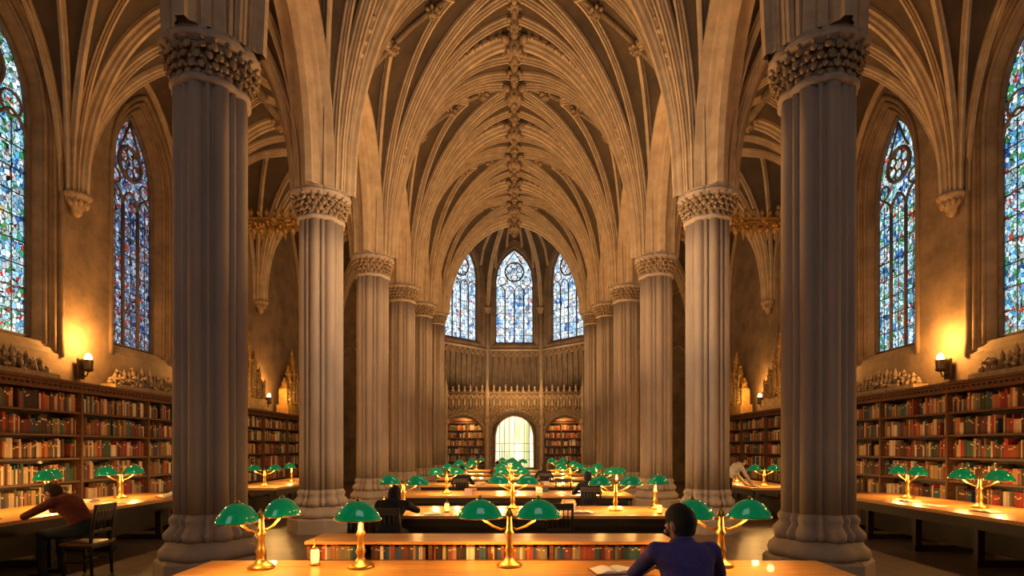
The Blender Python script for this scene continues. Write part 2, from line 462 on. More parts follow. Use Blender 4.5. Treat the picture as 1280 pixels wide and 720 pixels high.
for i in range(5):
    a=Vector((*APX[i],0));b=Vector((*APX[i+1],0));d=(b-a);L=d.length;U=d/L;N=Vector((U.y,-U.x,0))
    if N.dot(Vector((0,31,0))-(a+b)/2)<0:N=-N
    if i in (0,4): ops=[];gf=lambda k:None
    else:
        wg=1.15 if i==2 else 1.25
        ops=[(L/2,wg+.28,7.9,11.9,14.35,wg,8.15,11.9,13.85)]
        gf=lambda k:M_gP
    w=wallarch('wall_apse','window',a,U,N,L,15.2,ops,M_wall,gf,4,.4,wi=i)
    mb=MB()
    nn=9
    for k in range(nn+1):
        u=L*k/nn
        mb.tube([a+U*u+N*.03+Vector((0,0,4.7)),a+U*u+N*.03+Vector((0,0,7.2))],.05,6,M_carv)
    for k in range(nn):
        c=L*(k+.5)/nn; hw=L/nn/2
        mb.tube([a+U*(c+hw*(-1+2*j/8))+N*.03+Vector((0,0,7.2+parch(-1+2*j/8,.35,hw))) for j in range(9)],.035,5,M_carv)
    mb.tube([a+N*.04+Vector((0,0,7.65)),b+N*.04+Vector((0,0,7.65))],.08,6,M_rib)
    mb.tube([a+N*.04+Vector((0,0,.3)),a+N*.04+Vector((0,0,ASP))],.13,8,M_rib)
    for k in (-1,1): mb.tube([a+N*.02+U*.16+Vector((0,0,4.7)),a+N*.02+U*.16+Vector((0,0,ASP))],.06,6,M_rib)
    mb.lathe([(.14,-.35),(.17,-.3),(.24,-.05),(.27,0)],10,a+N*.04+Vector((0,0,ASP)),M_carv)
    o=mb.build('apse_panelling',None); o.parent=w
mb=MB(); mb.box((0,15.5,-.05),(2*XW+1.4,38.5,.1),M_floor); mb.build('floor')

# ---------------------------------------------------------------- columns
def _shp(a):
    best=.80
    for (n,ph,rc,rs) in ((8,0,.80,.20),(8,pi/8,.86,.075),(16,pi/16+.0,.84,.05)):
        for k in range(n):
            th=2*pi*k/n+ph; d=(a-th+pi)%(2*pi)-pi
            if abs(math.sin(d))*rc<rs and math.cos(d)>0:
                r=rc*math.cos(d)+math.sqrt(rs*rs-(rc*math.sin(d))**2)
                if r>best: best=r
    return best
_cache={}
def shp(a):
    k=round(a,5)
    if k not in _cache: _cache[k]=_shp(a)
    return _cache[k]
def sh2(a): return .93+.07*abs(math.cos(4*a))**.6
def column(x,y,cap):
    mb=MB(); R=.455
    mb.lathe([(.66,0),(.66,.26),(.62,.30)],8,(x,y,0),M_col,False,phase=pi/8)
    mb.lathe([(.60,.30),(.62,.36),(.60,.42),(.55,.46),(.52,.52)],48,(x,y,0),M_col,True,sh2)
    mb.lathe([(.53,.52),(.565,.57),(.565,.62),(.51,.68),(.48,.72),(.50,.77),(.50,.80),(R,.86)],192,(x,y,0),M_col,True,shp)
    cb=cap-.56
    pr=[(R,.86+(cb-.86)*k/8) for k in range(9)]
    mb.lathe(pr,192,(x,y,0),M_col,True,shp)
    mb.lathe([(.455,cb-.05),(.49,cb-.02),(.49,cb+.02),(.46,cb+.05)],48,(x,y,0),M_col,True,sh2)
    mb.lathe([(.42,cb),(.43,cb+.15),(.46,cb+.30),(.53,cb+.42)],48,(x,y,0),M_carv,True,sh2)
    for row,(zz,rr,nn,sz) in enumerate(((.08,.435,22,.07),(.17,.46,22,.075),(.27,.49,22,.08),(.36,.53,22,.08))):
        for k in range(nn):
            a=2*pi*(k+.5*(row%2))/nn+random.uniform(-.03,.03)
            rot=Matrix.Rotation(a,3,'Z')@Matrix.Rotation(-.5+random.uniform(-.3,.3),3,'Y')
            mb.blob((x+rr*math.cos(a),y+rr*math.sin(a),cb+zz),(sz*.45,sz*.65,sz),M_carv,6,5,rot)
            mb.blob((x+(rr+.035)*math.cos(a),y+(rr+.035)*math.sin(a),cb+zz+sz*.7),(sz*.5,sz*.4,sz*.32),M_carv,5,4,Matrix.Rotation(a,3,'Z'))
    mb.lathe([(.53,cb+.40),(.60,cb+.44),(.61,cb+.49),(.57,cb+.52),(.57,cb+.57),(.46,cb+.60)],96,(x,y,0),M_col,False,lambda a:.94+.06*abs(math.cos(4*a))**.5)
    mb.lathe([(.46,cap),(.46,cap+.6),(.44,cap+1.0),(.36,cap+1.6)],192,(x,y,0),M_rib,True,shp)
    mb.build('stone_column')
for i,y in enumerate(COLY):
    for sg in (-1,1): column(sg*W,y,CAP[i])
for i,y in enumerate(COLY):
    for sg in (-1,1):
        mb=MB()
        mb.lathe([(.03,-.42),(.09,-.36),(.10,-.26),(.16,-.16),(.24,-.05),(.27,-.02),(.27,.04)],12,(sg*(XW-.14),y,WCAP),M_carv)
        for k in range(7):
            a=pi/2+pi*(k+.0)/6 if sg>0 else -pi/2+pi*k/6
            mb.blob((sg*(XW-.14)+.17*math.cos(a),y+.17*math.sin(a),WCAP-.14),(.05,.06,.09),M_carv,6,5)
        mb.build('wall_corbel')

# ---------------------------------------------------------------- books
PAL=[(.24,.06,.02),(.38,.08,.03),(.10,.035,.015),(.48,.28,.11),(.60,.44,.26),(.32,.15,.05),(.05,.09,.045),(.04,.07,.12),(.46,.17,.05),(.16,.04,.03),(.50,.32,.14),(.34,.04,.025),(.70,.58,.40),(.14,.08,.04),(.22,.17,.09),(.06,.12,.09),(.12,.05,.02),(.05,.03,.02),(.62,.50,.34)]
def books_row(mb,start,U,N,length,hmin,hmax,wmin=.025,wmax=.055,d=.19):
    start=Vector(start);U=Vector(U);N=Vector(N);u=0
    while u<length-.02:
        if random.random()<.03: u+=random.uniform(.03,.12); continue
        w=min(random.uniform(wmin,wmax),length-u); 
        if w<.012: break
        h=random.uniform(hmin,hmax); dd=d+random.uniform(-.02,.02)
        if random.random()<.25: c0=random.choice(PAL); run=random.randint(2,4)
        else: c0=random.choice(PAL); run=1
        for _ in range(run):
            if u+w>length: break
            q=random.uniform(.75,1.25); c=tuple(min(1,x*q) for x in c0)
            a=start+U*(u+.001); b=start+U*(u+w-.001)
            Z=Vector((0,0,h)); B=-N*dd
            P=[a,b,b+B,a+B]; P=P+[p+Z for p in P]
            mb.add(P,[(0,1,5,4),(1,2,6,5),(3,0,4,7),(4,5,6,7)],M_books,False,c)
            if random.random()<.5:
                z0=h*random.uniform(.6,.8); lc=(.75,.52,.2) if random.random()<.6 else (.7,.6,.45)
                e=N*.0015
                mb.add([a+e+U*.002+Vector((0,0,z0)),b+e-U*.002+Vector((0,0,z0)),b+e-U*.002+Vector((0,0,z0+h*.09)),a+e+U*.002+Vector((0,0,z0+h*.09))],[(0,1,2,3)],M_books,False,lc)
            u+=w
def bookcase(name,P0,U,N,L,H,rows,mat,z0=.12,depth=.33,unit=2.1,wmul=1):
    P0=Vector(P0);U=Vector(U);N=Vector(N);mb=MB();bk=MB()
    rot=Matrix((U,N,Vector((0,0,1)))).transposed()
    def bx(u,d,z,su,sd,sz,m=mat): mb.box(P0+U*u+N*d+Vector((0,0,z)),(su,sd,sz),m,rot)
    bx(L/2,-depth+.01,H/2,L,.02,H,M_dwood)
    bx(L/2,-depth/2,z0/2,L,depth,z0)
    rh=(H-z0-.12)/rows
    for r in range(rows+1):
        bx(L/2,-depth/2+.01,z0+rh*r,L,depth,.04)
    nd=max(1,round(L/unit)); ul=L/nd
    for k in range(nd+1):
        bx(min(max(ul*k,.02),L-.02),-depth/2+.015,H/2,.05,depth+.03,H)
    bx(L/2,-depth/2+.05,H-.05,L+.04,depth+.12,.05); bx(L/2,-depth/2+.09,H,L+.08,depth+.2,.05); bx(L/2,-depth/2+.03,H-.12,L,depth+.06,.1)
    k=0
    while k<L:
        bx(k+.04,.075,H-.085,.05,.05,.04); k+=.12
    for k in range(nd):
        for r in range(rows):
            books_row(bk,P0+U*(ul*k+.04)-N*.07+Vector((0,0,z0+rh*r+.02)),U,N,ul-.08,rh*.52,rh*.82,.022*wmul,.055*wmul)
    o=mb.build(name); b=bk.build('books',o)
    return o
for sg in (-1,1):
    bookcase('wall_bookcase',(sg*(XW-.42),1.0,0),(0,1,0),(-sg,0,0),26.9,2.98,6,M_swood)
# ---------------------------------------------------------------- carved cresting, gilded shrine, beam, sconces
def foliage(mb,c,sx,sy,sz,n,mat,rs=.06):
    for _ in range(n):
        p=Vector((random.uniform(-sx,sx),random.uniform(-sy,sy),abs(random.gauss(0,.5))*sz))
        mb.blob(Vector(c)+p,(rs*random.uniform(.6,1.3),rs*random.uniform(.6,1.3),rs*random.uniform(.7,1.6)),mat,6,4,Euler((random.random()*3,random.random()*3,0)).to_matrix())
for sg in (-1,1):
    for y in (9.6,13.7):
        mb=MB(); mb.box((sg*(XW-.20),y,3.07),(.34,2.6,.12),M_carv)
        for k in range(17):
            yy=y-1.2+k*.15; h=.14+.24*max(0,math.cos((yy-y)*1.3))+ (.06 if k%2 else 0)
            mb.lathe([(.06,0),(.065,h*.5),(.035,h*.7),(.055,h*.8),(.03,h*.95),(.0,h*1.2)],7,(sg*(XW-.18),yy,3.13),M_carv)
        foliage(mb,(sg*(XW-.20),y,3.13),.1,1.15,.28,90,M_carv,.045)
        mb.build('carved_cresting')
    for y in (18.6,22.3):
        mb=MB(); X=sg*(XW-.35)
        mb.box((X,y,3.19),(.45,1.9,.35),M_gold)
        for k in range(5):
            yy=y-.76+k*.38; h=(1.0,1.5,2.1,1.5,1.0)[k]
            mb.box((X,yy,3.33+h*.3),(.30,.30,h*.6),M_gold)
            mb.lathe([(.19,0),(.20,.05),(.12,.12),(.10,h*.22),(.13,h*.24),(.04,h*.4),(.06,h*.43),(.0,h*.5)],8,(X,yy,3.33+h*.6),M_gold,False)
            for q in (-.17,.17): mb.lathe([(.035,0),(.035,h*.6),(.05,h*.62),(0,h*.8)],6,(X-sg*.14,yy+q,3.33),M_gold,False)
            mb.blob((X-sg*.18,yy,3.33+h*.28),(.05,.07,h*.2),M_carv,8,6)
            mb.blob((X-sg*.18,yy,3.33+h*.52),(.045,.05,.06),M_carv,8,6)
        foliage(mb,(X-sg*.15,y,3.40),.08,.85,.5,50,M_gold,.05)
        o=mb.build('gilded_shrine')
        l=bpy.data.lights.new('shrine_candle_light','POINT'); l.energy=22; l.color=(1,.6,.2); l.shadow_soft_size=.1
        lo=bpy.data.objects.new('shrine_candle_light',l); scene.collection.objects.link(lo); lo.location=(X-sg*.75,y-.9,3.6); lo.parent=o
    mb=MB(); zc=8.55
    mb.box((sg*6.75,17.2,zc),(4.5,.22,.16),M_gold); mb.box((sg*6.75,17.2,zc+.14),(4.6,.32,.07),M_gold); mb.box((sg*6.75,17.2,zc-.12),(4.6,.28,.05),M_gold)
    k=0
    while k<4.4:
        mb.lathe([(.0,-.42),(.05,-.32),(.03,-.26),(.09,-.14),(.1,0)],7,(sg*(4.6+k),17.12,zc-.1),M_gold)
        mb.lathe([(.07,0),(.04,.1),(.07,.2),(0,.36)],6,(sg*(4.7+k),17.15,zc+.16),M_gold,False); k+=.24
    foliage(mb,(sg*6.75,17.1,zc-.15),2.1,.06,.35,90,M_gold,.07)
    mb.build('gilded_carved_beam')
    for y in (7.2,11.75,15.9,20.4):
        mb=MB(); X=sg*(XW-.1)
        mb.box((X,y,3.36),(.05,.16,.42),M_bronze)
        mb.tube([(X,y,3.25),(X-sg*.12,y,3.2),(X-sg*.16,y,3.3)],.015,6,M_bronze)
        mb.lathe([(.04,0),(.09,.02),(.095,.06),(.095,.24),(.09,.25)],10,(X-sg*.16,y,3.3),M_bronze)
        mb.lathe([(.065,.24),(.07,.30),(.05,.36),(.0,.40)],10,(X-sg*.16,y,3.3),M_bulb)
        o=mb.build('wall_sconce')
        l=bpy.data.lights.new('sconce_light','POINT'); l.energy=165 if y<14 else 85; l.color=(1,.52,.14); l.shadow_soft_size=.12
        lo=bpy.data.objects.new('sconce_light',l); scene.collection.objects.link(lo); lo.location=(X-sg*.32,y,3.95); lo.parent=o

# ---------------------------------------------------------------- choir screen / gallery
SY=29.12
mb=MB()
scr=wallarch('gallery_screen','window',(-3.95,SY,0),(1,0,0),(0,-1,0),7.9,4.6,
   [(1.25,1.22,0,2.15,3.42,1.12,0,2.15,3.3),(3.95,1.36,0,2.25,3.66,1.25,0,2.25,3.5),(6.65,1.22,0,2.15,3.42,1.12,0,2.15,3.3)],M_carv,lambda k:None,3,.5)
for z,r in ((3.78,.07),(4.58,.09),(4.05,.03)): mb.tube([(-3.95,SY-.04,z),(3.95,SY-.04,z)],r,6,M_carv)
n=26
for k in range(n):
    c=-3.95+7.9*(k+.5)/n; hw=7.9/n/2
    mb.tube([(c-hw,SY-.05,3.82),(c-hw,SY-.05,4.25)]+[(c+hw*(-1+2*j/6),SY-.05,4.25+parch(-1+2*j/6,.22,hw)) for j in range(7)],.035,5,M_rib)
    mb.blob((c,SY-.07,4.05),(.08,.06,.2),M_rib,7,5)
    mb.lathe([(.09,0),(.10,.08),(.05,.12),(.04,.22),(.07,.25),(0,.42 if k%2 else .3)],6,(c,SY-.02,4.62),M_rib,False)
for (x,w,sp,ri) in ((-2.7,1.24,2.15,1.27),(0,1.38,2.25,1.41),(2.7,1.24,2.15,1.27)):
    for j in range(21):
        t=-1+2*j/20; z=sp+parch(t,ri,w)
        mb.blob((x+t*w*1.02,SY-.05,z+.05),(.08,.07,.07),M_rib,6,4)
for x in (-3.55,-1.41,1.41,3.55):
    mb.lathe([(.13,0),(.13,.3),(.09,.35),(.09,2.9),(.16,3.0),(.18,3.2),(.11,3.3),(.10,4.3),(.15,4.4),(.1,4.75),(.0,5.45)],8,(x,SY-.09,0),M_rib,False)
foliage(mb,(0,SY-.07,3.6),3.4,.03,.3,200,M_rib,.045)
mb.box((0,30.1,4.52),(7.9,1.9,.12),M_wall)
o=mb.build('screen_carving'); o.parent=scr
bookcase('gallery_bookcase',(-3.9,30.35,0),(1,0,0),(0,-1,0),2.7,3.2,7,M_swood,unit=1.3)
bookcase('gallery_bookcase',(1.2,30.35,0),(1,0,0),(0,-1,0),2.7,3.2,7,M_swood,unit=1.3)
wallarch('wall_gallery','window',(-3.95,30.75,0),(1,0,0),(0,-1,0),7.9,4.4,[(3.95,1.12,.5,2.4,3.6,1.08,.6,2.4,3.5)],M_wall,lambda k:M_gY,8,.2,trac=M_brass,rose=False)

# ---------------------------------------------------------------- tables
def legturn(mb,x,y,h,mat,r=.045):
    mb.lathe([(r*1.3,0),(r*1.3,.06),(r*.7,.09),(r,.15),(r*1.2,.3),(r*.8,h*.55),(r*1.15,h*.62),(r*.8,h*.66),(r*1.3,h*.7),(r*1.3,h)],10,(x,y,0),mat)
def reading_table(L,D,panel=True):
    mb=MB(); H=.75
    mb.box((0,0,H-.02),(L,D,.04),M_twood); mb.box((0,0,H-.05),(L-.04,D-.04,.025),M_dwood)
    mb.box((0,-D/2+.07,H-.11),(L-.16,.03,.10),M_dwood); mb.box((0,D/2-.07,H-.11),(L-.16,.03,.10),M_dwood)
    for x in (-L/2+.09,0,L/2-.09):
        for y in (-D/2+.1,D/2-.1): legturn(mb,x,y,H-.06,M_dwood)
        mb.box((x,0,.12),(.07,D-.2,.06),M_dwood); mb.box((x,0,H-.11),(.05,D-.2,.10),M_dwood)
    mb.box((0,0,.12),(L-.2,.08,.05),M_dwood)
    if panel: mb.box((0,-D/2+.30,.40),(L-.2,.03,.58),M_dwood)
    return mb
t2=reading_table(4.8,1.35).build('t',mesh_only=True)
TROWS=[8.5,11.8,14.8,17.8,20.8,23.8]
for y in TROWS: obj('reading_table',t2,loc=(0,y,0))
mb=reading_table(5.1,.86,False); obj('reading_table',mb.build('t1',mesh_only=True),loc=(0,4.3,0))
def low_case():
    mb=MB();bk=MB();L=3.1;H=.905
    mb.box((0,.22,H-.012),(L+.06,.46,.024),M_twood)
    mb.box((0,.22,.05),(L,.42,.1),M_swood); mb.box((0,.22,.4),(.03,.40,.8),M_swood)
    for z in (.42,.735): mb.box((0,.22,z),(L,.42,.022),M_swood)
    mb.box((0,.22,.5),(L,.02,.78),M_dwood)
    for x in (-L/2,-L/6,L/6,L/2): mb.box((x,.22,.45),(.035,.42,.89),M_swood)
    for k in range(3):
        u=-L/2+k*L/3+.025; l=L/3-.05
        for z,hm in ((.10,.28),(.431,.27),(.746,.138)):
            books_row(bk,(u,.03,z),(1,0,0),(0,-1,0),l,hm*.78,hm,.014,.03,.15)
            books_row(bk,(u,.41,z),(1,0,0),(0,1,0),l,hm*.78,hm,.014,.03,.15)
    return mb,bk
a,b=low_case()
o=a.build('low_bookcase'); o.location=(-.2,4.76,0); b.build('books',o)
def side_table(L,D):
    mb=MB();H=.75
    mb.box((0,0,H-.025),(D,L,.05),M_twood); mb.box((0,0,H-.07),(D-.05,L-.05,.04),M_dwood)
    mb.box((-D/2+.08,0,H-.15),(.03,L-.2,.12),M_dwood);mb.box((D/2-.08,0,H-.15),(.03,L-.2,.12),M_dwood)
    n=int(L/1.1)
    for k in range(n+1):
        y=-L/2+.1+(L-.2)*k/n
        mb.box((0,y,.05),(D-.15,.10,.1),M_dwood)
        for x in (-D/2+.14,D/2-.14):
            mb.box((x,y,.38),(.10,.08,.62),M_dwood)
            mb.tube([(x,y,.45),(x+(.12 if x<0 else -.12),y,.60),(x+(.25 if x<0 else -.25),y,.68)],.03,6,M_dwood)
        mb.box((0,y,.64),(D-.2,.07,.08),M_dwood)
    mb.box((0,0,.30),(.05,L-.2,.40),M_dwood)
    return mb.build('side_table',mesh_only=True)
st1=side_table(7.6,1.5); st2=side_table(4.6,1.4)
for sg in (-1,1):
    obj('side_reading_table',st1,loc=(sg*7.25,8.0,0)); obj('side_reading_table',st2,loc=(sg*6.35,15.6,0))

# ---------------------------------------------------------------- lamps
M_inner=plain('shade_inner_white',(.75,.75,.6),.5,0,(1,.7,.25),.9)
def shade(mb,c,rz,tilt=.12,sx=.18,sy=.12,sz=.15):
    R=Matrix.Rotation(rz,3,'Z')@Matrix.Rotation(tilt,3,'X')
    def fn(p):
        q=p.z/sz; p=p.copy()
        if q>0: p.z=sz*q; k=1-.16*q; p.x*=k; 
        else: p.z=0
        return p
    for k,(e,m) in enumerate(((0,M_shade),(-.006,M_inner))):
        mb.blob(c,(sx+e,sy+e,sz+e),m,24,16,R,fn,keep=lambda cc:cc.z>0.001)
    for zz in (.0,.012):
        mb.tube([Vector(c)+R@Vector((sx*math.cos(2*pi*j/24),sy*math.sin(2*pi*j/24),zz)) for j in range(24)],.005,5,M_shade if zz else M_brass,closed=True)
    mb.lathe([(.012,0),(.02,.008),(.012,.02),(.0,.035)],8,Vector(c)+R@Vector((0,0,sz)),M_brass)
    mb.capsule(Vector(c)+R@Vector((-.05,0,.03)),Vector(c)+R@Vector((.05,0,.03)),.022,.022,M_bulb,8)
def lamp_mesh(double=True,h=.41):
    mb=MB()
    mb.lathe([(.10,0),(.105,.015),(.09,.03),(.055,.045),(.035,.07),(.030,.10),(.042,.13),(.030,.16),(.024,h*.6),(.04,h*.66),(.026,h*.72),(.02,h*.95),(.032,h),(.02,h+.03),(0,h+.07)],14,(0,0,0),M_brass)
    if double:
        for s in (-1,1):
            mb.tube([(0,0,h*.78),(s*.06,0,h*.72),(s*.13,0,h*.78),(s*.2,0,h*.9),(s*.235,0,h*.98),(s*.235,0,h+.11)],.010,6,M_brass)
            shade(mb,(s*.235,0,h-.02),0.0,.0)
    else:
        mb.tube([(0,0,h*.9),(0,-.05,h+.04),(0,-.09,h+.11)],.01,6,M_brass); shade(mb,(0,-.09,h-.02),0,0)
    return mb.build('lampmesh',mesh_only=True)
LD=lamp_mesh(True);LS=lamp_mesh(False)
def lamp(x,y,z,rz=0,double=True,e=5,sc=1):
    o=obj('bankers_lamp',LD if double else LS,loc=(x,y,z),rz=rz); o.scale=(sc,)*3
    for s in ((-1,1) if double else (0,)):
        l=bpy.data.lights.new('bulb_light','POINT'); l.energy=e; l.color=(1,.56,.18); l.shadow_soft_size=.05
        lo=bpy.data.objects.new('bulb_light',l); scene.collection.objects.link(lo); lo.parent=o
        lo.location=(s*.235,0 if double else -.09,.34)
    return o
lamp(-2.0,4.42,.75,rz=1.25,e=10); lamp(-1.22,4.45,.75,0,False,10); lamp(-.04,4.5,.75,0,True,10); lamp(1.66,4.5,.75,.06,True,10)
for r,y in enumerate(TROWS):
    e=17+r
    for x in ((-1.7,0.0,1.5) if r%2==0 else (-1.55,-.15,1.7)):
        if r>=2 and random.random()<.15: continue
        lamp(x+random.uniform(-.15,.15),y+.1+random.uniform(-.2,.2),.75,random.uniform(-.5,.5),True,e)
    if r<3: lamp(2.2,y+.25,.75,.4,False,e)
for sg in (-1,1):
    for y,dx in ((5.6,0),(7.55,.2),(8.9,.05),(10.6,.1)):
        lamp(sg*(7.35+dx),y,.75,pi/2+random.uniform(-.5,.5),True,26,1.15)
    for y in (13.9,15.6,17.2): lamp(sg*6.2,y,.75,random.uniform(-.5,.5),y!=15.6,18)
cl=MB()
cl.lathe([(.04,0),(.045,.01),(.03,.02)],12,(0,0,0),M_brass); cl.lathe([(.028,.02),(.034,.05),(.034,.11),(.028,.13)],12,(0,0,0),M_amber); cl.lathe([(.03,.13),(.02,.15),(.004,.155),(.004,.2)],10,(0,0,0),M_brass)
clm=cl.build('c',mesh_only=True)
for (x,y) in ((-1.62,4.55),(-2.2,8.05),(-2.05,8.8),(-1.0,8.3),(2.1,8.1)): obj('candle_lamp',clm,loc=(x,y,.75))

# ---------------------------------------------------------------- chairs, books, papers
def chair_mesh():
    mb=MB()
    mb.box((0,0,.435),(.43,.42,.035),M_swood); mb.box((0,0,.40),(.38,.37,.05),M_dwood)
    for x in (-.18,.18):
        mb.tube([(x,.17,0),(x,.17,.42)],[.018,.024],8,M_dwood)
        mb.tube([(x,-.20,0),(x,-.18,.45),(x,-.22,.75),(x,-.25,.95)],[.018,.024,.02,.018],8,M_dwood)
        mb.tube([(x,-.19,.2),(x,.17,.2)],.012,6,M_dwood)
    mb.tube([(-.18,0,.2),(.18,0,.2)],.012,6,M_dwood)
    mb.box((0,-.245,.91),(.38,.025,.09),M_dwood); mb.box((0,-.2,.60),(.36,.02,.04),M_dwood)
    for k in range(5): mb.tube([(-.12+.06*k,-.2,.6),(-.12+.06*k,-.24,.88)],.009,6,M_dwood)
    return mb.build('c',mesh_only=True)
CH=chair_mesh()
def chair(x,y,rz): return obj('library_chair',CH,loc=(x,y,0),rz=rz)
M_booksred=plain('book_cover_leather',(.25,.06,.03),.5)
def open_book(x,y,z,rz):
    mb=MB()
    mb.box((0,0,.005),(.34,.23,.008),M_booksred)
    for s in (-1,1):
        n=7;vs=[]
        for i in range(n+1):
            t=i/n; u=s*(.003+.157*t); zz=.012+.022*math.sin(pi*min(1,t*1.1+.08))*(1-t*.4)
            vs+= [(u,-.105,zz),(u,.105,zz),(u,-.105,.009),(u,.105,.009)]
        fs=[]
        for i in range(n):
            a=4*i;b=4*(i+1); fs+= [(a,b,b+1,a+1),(a,a+2,b+2,b),(a+1,b+1,b+3,a+3)]
        fs.append((4*n,4*n+2,4*n+3,4*n+1)); mb.add(vs,fs,M_paper,False)
    o=mb.build('open_book'); o.location=(x,y,z); o.rotation_euler=(0,0,rz)
open_book(.76,4.30,.75,.15); open_book(-.6,8.2,.75,.2); open_book(-7.0,7.35,.75,1.4); open_book(1.0,8.2,.75,-.2); open_book(7.0,8.3,.75,1.7); open_book(7.0,9.9,.75,1.5)
mb=MB()
for k in range(4): mb.box((0,0,.001+.0022*k),(.21,.297,.0012),M_paper,Matrix.Rotation(random.uniform(-.2,.2),3,'Z'))
pm=mb.build('p',mesh_only=True)
for (x,y,r) in ((-1.2,8.1,.2),(.5,8.15,1.0),(6.9,9.2,.3),(-6.9,9.6,1.2),(1.0,11.5,.2),(-6.8,8.3,.6)): obj('paper_stack',pm,loc=(x,y,.751),rz=r)
def closed_books(x,y,z,rz):
    mb=MB();zz=0
    for k in range(random.randint(2,4)):
        h=random.uniform(.025,.045);c=random.choice(PAL)
        R=Matrix.Rotation(random.uniform(-.25,.25),3,'Z')
        mb.box((0,0,zz+h/2),(.17,.235,h*.75),M_paper,R); 
        mb.box((0,0,zz+.002),(.18,.24,.004),M_books,R,c); mb.box((0,0,zz+h-.002),(.18,.24,.004),M_books,R,c); mb.box(R@Vector((-.09,0,0))+Vector((0,0,zz+h/2)),(.004,.24,h),M_books,R,c)
        zz+=h
    o=mb.build('book_stack'); o.location=(x,y,z); o.rotation_euler=(0,0,rz)
for (x,y) in ((.85,8.75),(-.9,11.5),(.6,12.1),(-.9,14.6),(.8,14.6),(-7.5,9.9),(7.6,7.0),(-7.6,6.7)): closed_books(x,y,.75,random.uniform(0,3))

# ---------------------------------------------------------------- people
M_skin=plain('skin_brown',(.30,.16,.10),.5); M_skinl=plain('skin_light',(.55,.34,.24),.5)
M_hair=stone('dark_hair',(.008,.006,.005),(.03,.02,.015),60,.6,.8); M_hairb=stone('brown_hair',(.03,.014,.007),(.08,.04,.02),60,.6,.8)
M_eye=plain('eye_white',(.8,.8,.78),.3); M_iris=plain('iris',(.03,.02,.01),.2); M_lip=plain('lips',(.32,.12,.10),.5)
def fabric(n,c): return stone(n,tuple(x*.75 for x in c),tuple(min(1,x*1.2) for x in c),25,.85,.3)
def head(mb,c,R,skin,hair,long_=False):
    c=Vector(c)
    def fn(p):
        p=p.copy(); z=p.z/.12
        if z<0:
            k=1-.30*(-z)**1.6; p.x*=k
            if p.y<0: p.y*=1-.35*(-z)
            else: p.y*=1-.06*(-z)
        if p.y>.05 and z>-.2 and z<.25: p.y-=.006
        return p
    mb.blob(c,(.078,.098,.12),skin,20,16,R,fn)
    b=lambda l,r,m,n=8,k=6: mb.blob(c+R@Vector(l),r,m,n,k,R)
    b((0,.100,-.012),(.013,.018,.026),skin); b((0,.108,-.026),(.017,.014,.011),skin); b((0,.080,-.092),(.028,.020,.02),skin)
    for s in (-1,1):
        b((s*.031,.083,.008),(.015,.010,.009),M_eye); b((s*.031,.0915,.008),(.0065,.003,.0065),M_iris); b((s*.031,.088,.028),(.02,.008,.004),hair)
        b((s*.081,-.005,-.008),(.012,.022,.034),skin); b((s*.052,.07,-.03),(.022,.02,.02),skin)
    b((0,.092,-.052),(.024,.008,.005),M_lip); b((0,.091,-.060),(.020,.008,.006),M_lip)
    def hf(p):
        p=fn(p); q=math.sin(p.x*90)*math.cos(p.y*80)*.002+math.sin(p.z*110+p.x*60)*.0015
        return p*(1+q*8)
    lo=-.16 if long_ else -.07
    mb.blob(c,(.086,.110,.132),hair,26,20,R,hf,keep=lambda q:q.z>(lo+max(0,q.y+.015)*1.75))
def hand(mb,w,d,up,skin,s=1,curl=.5):
    w=Vector(w);d=Vector(d).normalized();up=Vector(up);up=(up-d*up.dot(d)).normalized();x=d.cross(up)
    R=Matrix((x,d,up)).transposed()
    mb.blob(w+d*.048,(.040,.055,.017),skin,10,8,R)
    mb.capsule(w-d*.02,w+d*.03,.024,.026,skin,8)
    for k,(o,l) in enumerate(((-.029,.062),(-.010,.074),(.010,.070),(.028,.054))):
        p0=w+d*.085+x*o; a=curl*.5
        p1=p0+(d*math.cos(a)-up*math.sin(a)+x*o*1.2)*l*.45; a=curl*1.1
        p2=p1+(d*math.cos(a)-up*math.sin(a))*l*.32; a=curl*1.7
        p3=p2+(d*math.cos(a)-up*math.sin(a))*l*.25
        mb.tube([p0-d*.02,p0,p1,p2,p3,p3+(p3-p2)*.3],[.009,.0095,.009,.008,.007,.003],7,skin)
    p0=w+d*.03+x*s*-.030; p1=p0+(d*.6-x*s*.7-up*.2)*.035; p2=p1+(d*.9-x*s*.25-up*.3)*.03
    mb.tube([p0,p1,p2,p2+(p2-p1)*.35],[.013,.011,.009,.004],7,skin)
